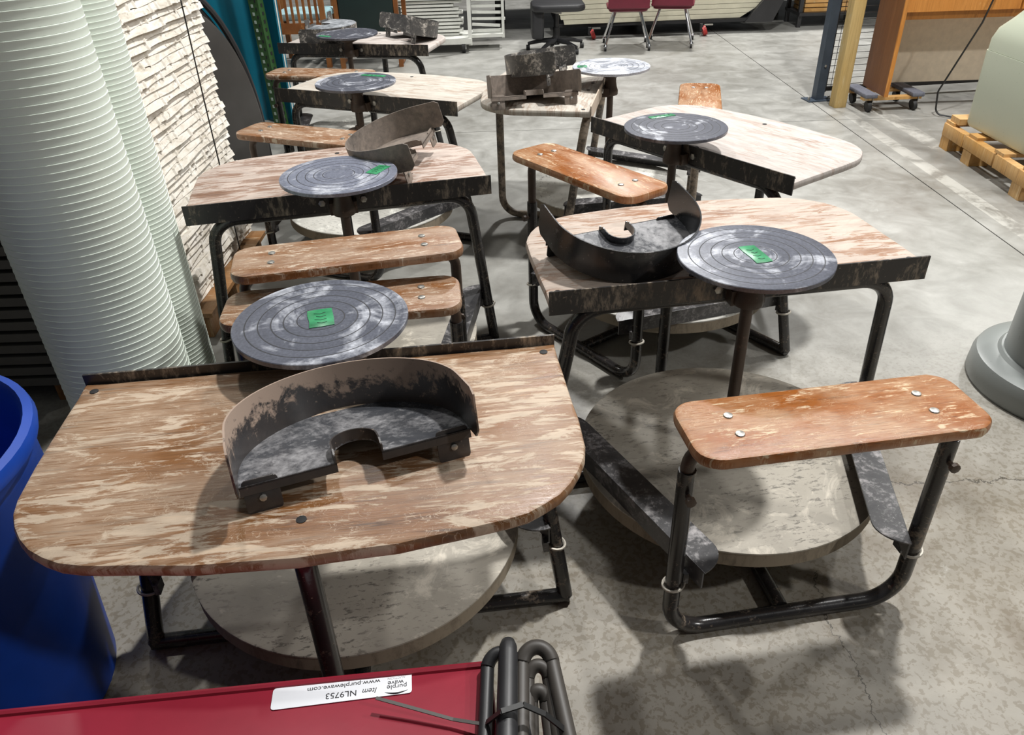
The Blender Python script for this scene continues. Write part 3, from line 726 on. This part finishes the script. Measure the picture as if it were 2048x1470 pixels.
school_chair('maroon school chair with chrome legs and casters, left one of the pair', (1.27, 8.34), -5)
school_chair('maroon school chair with chrome legs and casters, right one of the pair', (1.74, 8.42), -14)
# cream slatted cart
ct = thing('slatted_cart', 'long cream slatted platform on a black frame with red casters at the back', 'cart', (0, 8.85, 0))
for i in range(7):
    z0 = .145+i*.048; z1 = z0+.044; l0 = .66-min(i, 1)*.05+0; 
    xl0 = .68-.06*min(1, (z0-.145)/.08); xr0 = 2.58+.42*(z0-.145)/.25; xr1 = 2.58+.42*(z1-.145)/.25
    b = MB(); b.add([(xl0, 0, z0), (xr0, .10, z0), (xr1, .10, z1), (xl0-.01, 0, z1), (xl0, .05, z0), (xr0, .15, z0), (xr1, .15, z1), (xl0-.01, .05, z1)],
                    [(0, 1, 2, 3), (5, 4, 7, 6), (0, 3, 7, 4), (1, 5, 6, 2), (0, 4, 5, 1), (3, 2, 6, 7)]); b.build('slat', M['almond2'], ct, smooth=False)
b = MB(); b.box((1.7, .55, .125), (2.2, 1.0, .03)); b.build('base_frame', M['dark'], ct, smooth=False)  # black frame, made deeper to cast shade on the floor below
b = MB(); b.add([(2.62, .04, .10), (2.92, .04, .10), (2.95, .04, .5), (3.1, .04, .5), (2.62, .10, .10), (2.92, .10, .10), (2.95, .10, .5), (3.1, .10, .5)], [(0, 1, 3, 2), (5, 4, 6, 7), (0, 4, 5, 1), (1, 5, 7, 3), (3, 7, 6, 2), (2, 6, 4, 0)]); b.build('end_plate', M['black_plastic'], ct, smooth=False)
for x in (.98, 2.17):
    c_ = MB().lathe([(.02, -.02), (.05, -.02), (.05, .02), (.02, .02)], 20, mat=Matrix.Translation((x, -.06, .052))@Matrix.Rotation(R(70), 4, 'Y')).build('caster', M['redwheel'], ct)
    MB().box((x-.035, -.06, .085), (.03, .05, .07)).build('caster_fork', M['black_plastic'], c_, smooth=False)
    MB().box((x+.03, -.10, .115), (.09, .02, .012)).build('brake_pedal', M['bolt'], c_, smooth=False)
bx = thing('steel_bin', 'black steel frame bin holding pale boards behind the wire fence', 'bin', (0, 9.3, 0))
MB().box((3.62, 0, .135), (.72, .5, .03)).build('bottom_rail', M['black_plastic'], bx, smooth=False)
for x in (3.28, 3.96): MB().box((x, -.2, .23), (.04, .04, .46)).build('corner_post', M['black_plastic'], bx, smooth=False)
for x in (3.28, 3.96): MB().box((x, .2, .23), (.04, .04, .46)).build('corner_post', M['black_plastic'], bx, smooth=False)
for i in range(4): MB().box((3.62, 0, .17+i*.045), (.58, .36, .036)).build('board', M['pallet'], bx, smooth=False)
lb = thing('shade_platform', 'mostly unseen black slab added to shade the floor behind the cream slatted cart', 'platform', (0, 10.2, 0))
b = MB(); b.slab(rrect(-.6, 5.8, -1.15, .6, .05), .50, 1.4, .03); b.build('body', M['black_plastic'], lb)  # slab above the view, added to darken the floor around the cart
for x in (0, 1.6, 3.3, 5.0): MB().box((x, .15, .25), (.12, .6, .50)).build('support', M['black_plastic'], lb, smooth=False)

# ================================================================ RIGHT SIDE
sp = thing('steel_post', 'slate blue steel post bolted to the floor at the end of the wire fence', 'post', (2.395, 5.985, 0), R(8))
MB().box((0, 0, 1.2), (.065, .065, 2.4)).build('tube', M['steelblue'], sp, smooth=False)
MB().box((0, 0, .004), (.20, .13, .008)).build('base_plate', M['steelblue'], sp, smooth=False)
for x in (-.08, .08): MB().lathe([(.009, .008), (.009, .03), (.004, .032)], 8, (x, -.02, 0)).build('anchor_bolt', M['bolt'], sp)
MB().lathe([(.009, 0), (.009, .006), (.004, .009)], 8, mat=Matrix.Translation((.0, -.033, .25))@Matrix.Rotation(R(90), 4, 'X')).build('bolt', M['bolt'], sp)
wp = thing('wooden_post', 'square pine post standing in front of the slate steel post', 'post', (2.47, 5.775, 0), R(6))
MB().slab(rrect(-.045, .045, -.045, .045, .006, 3), 0, 2.4, .003).build('timber', M['post_wood'], wp)
M['post_wood'].node_tree.nodes  # grain is turned upright below
for nd in M['post_wood'].node_tree.nodes:
    if nd.type == 'MAPPING':
        s_ = nd.inputs['Scale'].default_value; nd.inputs['Scale'].default_value = (s_[1], s_[1], s_[0])
for nm in ('brown_panel', 'oak'):
    for nd in M[nm].node_tree.nodes:
        if nd.type == 'MAPPING':
            s_ = nd.inputs['Scale'].default_value; nd.inputs['Scale'].default_value = (s_[1], s_[1], s_[0])
fn = thing('wire_fence', 'black welded wire fence panel running behind the pine post', 'fence', (2.44, 6.02, 0), R(5.5))
b = MB()
for i in range(34): b.tube([(.0, 0, .10+i*.045), (2.3, 0, .10+i*.045)], .0022, 5)
for i in range(17): b.tube([(.06+i*.135, .004, .07), (.06+i*.135, .004, 1.6)], .0022, 5)
tag(b.build('wire_grid', M['mesh'], fn), kind='stuff')
MB().box((1.15, 0, .072), (2.34, .03, .028)).build('bottom_rail', M['mesh'], fn, smooth=False)
MB().box((.005, 0, .85), (.025, .03, 1.6)).build('side_rail', M['mesh'], fn, smooth=False)
# furniture dolly
fd = thing('furniture_dolly', 'low wooden furniture dolly with grey carpet pads under the brown desk', 'dolly', (2.78, 5.74, 0), R(2))
for s in (-1, 1):
    MB().slab(rrect(s*.17-.045, s*.17+.045, -.17, .17, .01), .100, .128, .006).build('carpet_pad', M['carpet'], fd)
    for y in (-.13, .13):
        c_ = MB().lathe([(.012, -.013), (.038, -.013), (.038, .013), (.012, .013)], 18, mat=Matrix.Translation((s*.165, y, .038))@Matrix.Rotation(R(80), 4, 'Y')).build('caster', M['rubber'], fd)
        MB().box((s*.165+.018, y, .062), (.005, .035, .07)).build('caster_fork', M['bolt'], c_, smooth=False)
for y in (-.11, .12): MB().box((0, y, .089), (.42, .06, .020)).build('cross_board', M['pallet'], fd, smooth=False)
# desk
dk = thing('desk', 'oak veneer desk with brown side panel and beige back, raised on a dolly', 'desk', (0, 0, 0))
MB().box((2.672, 5.67, .75), (.022, .37, 1.24)).build('side_panel', M['brown_panel'], dk, smooth=False)
MB().box((2.672, 5.480, .75), (.026, .010, 1.24)).build('edge_band', M['oak'], dk, smooth=False)
for i, (x0, x1) in enumerate(((2.69, 3.44), (3.45, 4.2))):
    MB().box(((x0+x1)/2, 5.50, .86), (x1-x0-.004, .02, .38)).build('cabinet_door', M['oak'], dk, smooth=False)
MB().box((3.44, 5.56, .645), (1.5, .06, .055)).build('plinth_rail', M['oak'], dk, smooth=False)
MB().box((3.44, 5.69, .86), (1.5, .34, .38)).build('cabinet_box', M['oak'], dk, smooth=False)
MB().box((3.44, 5.90, .40), (1.5, .016, .54)).build('back_panel', M['beige'], dk, smooth=False)
MB().box((4.2, 5.70, .55), (.022, .37, 1.1)).build('side_panel', M['brown_panel'], dk, smooth=False)
b = MB(); p = fillet([(3.24, 5.46, .80), (3.19, 5.45, .6), (3.02, 5.46, .16), (3.03, 5.44, .012), (3.25, 5.2, .012)], .05); b.tube(p, .006, 6)
tag(b.build('power_cord', M['strap']), 'thin black power cord hanging in front of the beige desk back', 'cord')
# machine on pallet
pl = thing('pallet', 'rough pine pallet carrying the grey-green machine', 'pallet', (2.72, 4.2, 0), R(-3))
n_ = 5
for i, (y, l) in enumerate(((.42, .26), (.10, .34), (-.26, .34), (-.62, .34))):
    MB().slab(rrect(-.03, .02, y-l/2, y+l/2, .004, 2), .075+.004*(i % 2), .150, .004, .003).build('stringer_piece', M['pallet'], pl)
for y in (.50, .21, -.35, -.9):
    MB().box((.03, y, .038), (.11, .10, .075)).build('foot_block', M['pallet'], pl, smooth=False)
    MB().box((.9, y, .038), (.11, .10, .075)).build('foot_block', M['pallet'], pl, smooth=False)
MB().box((.9, -.2, .113), (.06, 1.7, .075)).build('stringer_piece', M['pallet'], pl, smooth=False)
for y in (.50, .2, -.1, -.4, -.7, -1.0): MB().box((.48, y, .159), (1.0, .10, .018)).build('deck_board', M['pallet'], pl, smooth=False)
MB().box((.06, .47, .185), (.14, .11, .035)).build('chock_block', M['pallet'], pl, smooth=False)
mc = thing('machine', 'grey-green cast machine base with bulging shoulders on the pallet', 'machine', (2.755, 0, .185))
yf, yn = 4.60, 3.98
def loft(rings, name, mat, parent):
    b = MB(); n = len(rings[0]); vs = [v for r_ in rings for v in r_]; fs = []
    for k in range(len(rings)-1):
        for i in range(n): j = (i+1) % n; fs.append((k*n+i, k*n+j, (k+1)*n+j, (k+1)*n+i))
    fs.append(tuple(range(n))[::-1]); fs.append(tuple(range((len(rings)-1)*n, len(rings)*n)))
    b.add(vs, fs); return b.build(name, mat, parent, angle=35)
def ring(x0, x1, y0, y1, r, z): return [(x, y, z) for x, y in rrect(x0, x1, y0, y1, r, 5)]
mc.location = (0, 0, 0)
loft([ring(2.765, 3.5, yn, yf, .04, .178), ring(2.752, 3.5, yn-.01, yf+.01, .05, .20), ring(2.752, 3.5, yn-.01, yf+.02, .05, .60)], 'lower_housing', M['machine'], mc)
loft([ring(2.756, 3.5, yn-.01, yf+.016, .05, .602), ring(2.755, 3.5, yn, yf+.02, .06, .66), ring(2.765, 3.48, yn+.02, yf-.0, .07, .72), ring(2.80, 3.44, yn+.06, yf-.05, .08, .78), ring(2.83, 3.40, yn+.10, yf-.10, .08, .84), ring(2.84, 3.38, yn+.12, yf-.12, .08, 1.05)], 'upper_housing', M['machine'], mc)
MB().lathe([(.045, 0), (.045, .05), (.03, .06)], 20, mat=Matrix.Translation((2.84, 4.33, .86))@Matrix.Rotation(R(-90), 4, 'Y')).build('knob', M['dusk'], mc)
lbm = Matrix.Translation((2.786, 4.24, .757))@Matrix.Rotation(R(-90), 4, 'Z')@Matrix.Rotation(R(62), 4, 'X')
lo = MB().slab(rrect(-.10, .10, -.022, .022, .003, 2), 0, .001, .0003, mat=lbm).build('label_plate', M['white_print'], mc)
tx = text_mesh('marker_writing', 'ZL 5V', .034, M['ink'], lo, (0, 0, 0)); tx.matrix_local = lbm@Matrix.Translation((-.075, -.010, .0012))
# grey pedestal
pd_ = thing('pedestal', 'grey painted round cast column on a stepped base at the right edge', 'pedestal', (1.88, 2.12, 0))
MB().lathe([(.305, 0), (.310, .012), (.306, .07), (.296, .092), (.275, .100), (.235, .102), (.225, .112)], 64).build('base_ring', M['grey_cast'], pd_)
MB().lathe([(.222, .10), (.217, .115), (.205, 1.1)], 64).build('column', M['grey_cast'], pd_)

# ================================================================ FOREGROUND
rc = thing('red_cart', 'red painted steel cart top along the bottom edge with a white sticker', 'cart', (-.41, 0, 0), rot=(0, 0, 0))
ang = math.atan2(.056, .72)
m = Matrix.Translation((-.41, .718, 0))@Matrix.Rotation(ang, 4, 'Z'); rc.matrix_world = m
MB().slab(rrect(-.62, .365, -.46, 0, .012, 4), .10, .497, .006).build('cart_body', M['red'], rc)
MB().tube([(-.615, -.004, .497), (.355, -.004, .497)], .006, 8).build('rolled_edge', M['red'], rc)
for x in (-.52, .28):
    for y in (-.40, -.06): MB().lathe([(.02, -.018), (.05, -.018), (.05, .018), (.02, .018)], 18, mat=Matrix.Translation((x, y, .05))@Matrix.Rotation(R(90), 4, 'Y')).build('caster', M['rubber'], rc)
sk = bpy.data.objects.new('sticker_tmp', None)
# sticker frame: its reading direction is turned 180 degrees to the camera
smt = Matrix.Translation((.140, -.0245, .4982))@Matrix.Rotation(R(180+1.5), 4, 'Z')
stc = MB().slab(rrect(-.103, .103, -.0178, .0178, .005, 4), 0, .0006, .0002).build('sticker', M['white_print'], rc); stc.matrix_local = smt
bpy.data.objects.remove(sk)
def stx(body, size, x, y, mat='ink', sx=1.0, shear=0.): text_mesh('lettering', body, size, M[mat], stc, (x, y, .0007), 0, sx, shear)
stx('purple', .0108, -.096, .0012, sx=1.08); stx('wave', .0108, -.091, -.0058, sx=1.08); stx('AUCTION', .0052, -.094, -.0122, 'grey_print', 1.15)
stx('www.purplewave.com', .0102, -.056, -.0115, sx=1.18)
stx('Item', .0125, -.052, .0020, sx=.95, shear=.3); stx('NL9753', .0135, -.022, .0020, sx=1.06)
b = MB(); pts = [(-.097+.034*k/12, .0122+.0035*math.sin(math.pi*k/12), .0010) for k in range(13)]
b.tube(pts, [.0002+.0011*math.sin(math.pi*k/12)**1.0 for k in range(13)], 6); b.build('logo_swoosh', M['ink'], stc)
# cord coil
cc = thing('cord_coil', 'coiled heavy black cord with a zip tie beside the red cart', 'cord', (0, 0, 0))
def loop(x0, x1, yt, yb, z0, z1, r, name='cord_loop', mat='cord'):
    pts = []
    cx = (x0+x1)/2; w_ = abs(x1-x0)/2
    N = 14
    pts.append((x0-(x1-x0)*.35, yb, z1)); pts.append((x0-(x1-x0)*.12, (yb+yt)/2, (z0+z1)/2))
    for k in range(N+1):
        a = math.pi*(1-k/N); pts.append((cx+w_*math.cos(a)*(1 if x1 > x0 else -1), yt-w_*1.1+w_*1.1*math.sin(a), z0+.012*math.sin(a)))
    pts.append((x1+(x1-x0)*.45, (yb+yt)/2, (z0+z1)/2-.01)); pts.append((x1+(x1-x0)*.95, yb, z1-.02))
    # smooth
    P_ = [Vector(p) for p in pts]; out = []
    for i in range(len(P_)-1):
        p0, p1, p2, p3 = P_[max(0, i-1)], P_[i], P_[i+1], P_[min(len(P_)-1, i+2)]
        for k in range(3):
            t_ = k/3; out.append(.5*((2*p1)+(p2-p0)*t_+(2*p0-5*p1+4*p2-p3)*t_*t_+(3*p1-p0-3*p2+p3)*t_**3))
    out.append(P_[-1]); MB().tube(out, r, 12).build(name, M[mat], cc)
loop(.000, .046, .748, .42, .515, .50, .0115)
loop(-.052, -.012, .742, .42, .512, .50, .0105, mat='black_plastic')
loop(.008, .040, .725, .42, .502, .48, .0105)
loop(.012, .034, .690, .42, .492, .46, .0105)
MB().tube([(-.020, .735, .532), (-.024, .60, .528), (-.026, .42, .52)], [.0145, .0155, .0155], 16).build('plug_grip', M['black_plastic'], cc)
MB().lathe([(.0135, 0), (.0135, .012), (.010, .022), (.004, .026)], 16, mat=Matrix.Translation((-.020, .735, .532))@Matrix.Rotation(R(-90), 4, 'X')).build('grip_tip', M['black_plastic'], cc)
zt = [(-.052, .632, .520), (-.03, .628, .551), (.0, .636, .553), (.03, .632, .535), (.062, .622, .505)]
b = MB()
for i in range(len(zt)-1): b.bar(zt[i], zt[i+1], .008, .003)
b.build('zip_tie', M['strap'], cc, smooth=False)
b = MB(); zt = [(-.052, .632, .515), (-.10, .645, .510), (-.16, .662, .515), (-.212, .676, .520)]
for i in range(len(zt)-1): b.bar(zt[i], zt[i+1], .005, .0016)
b.build('zip_tie_tail', M['cord'], cc, smooth=False)
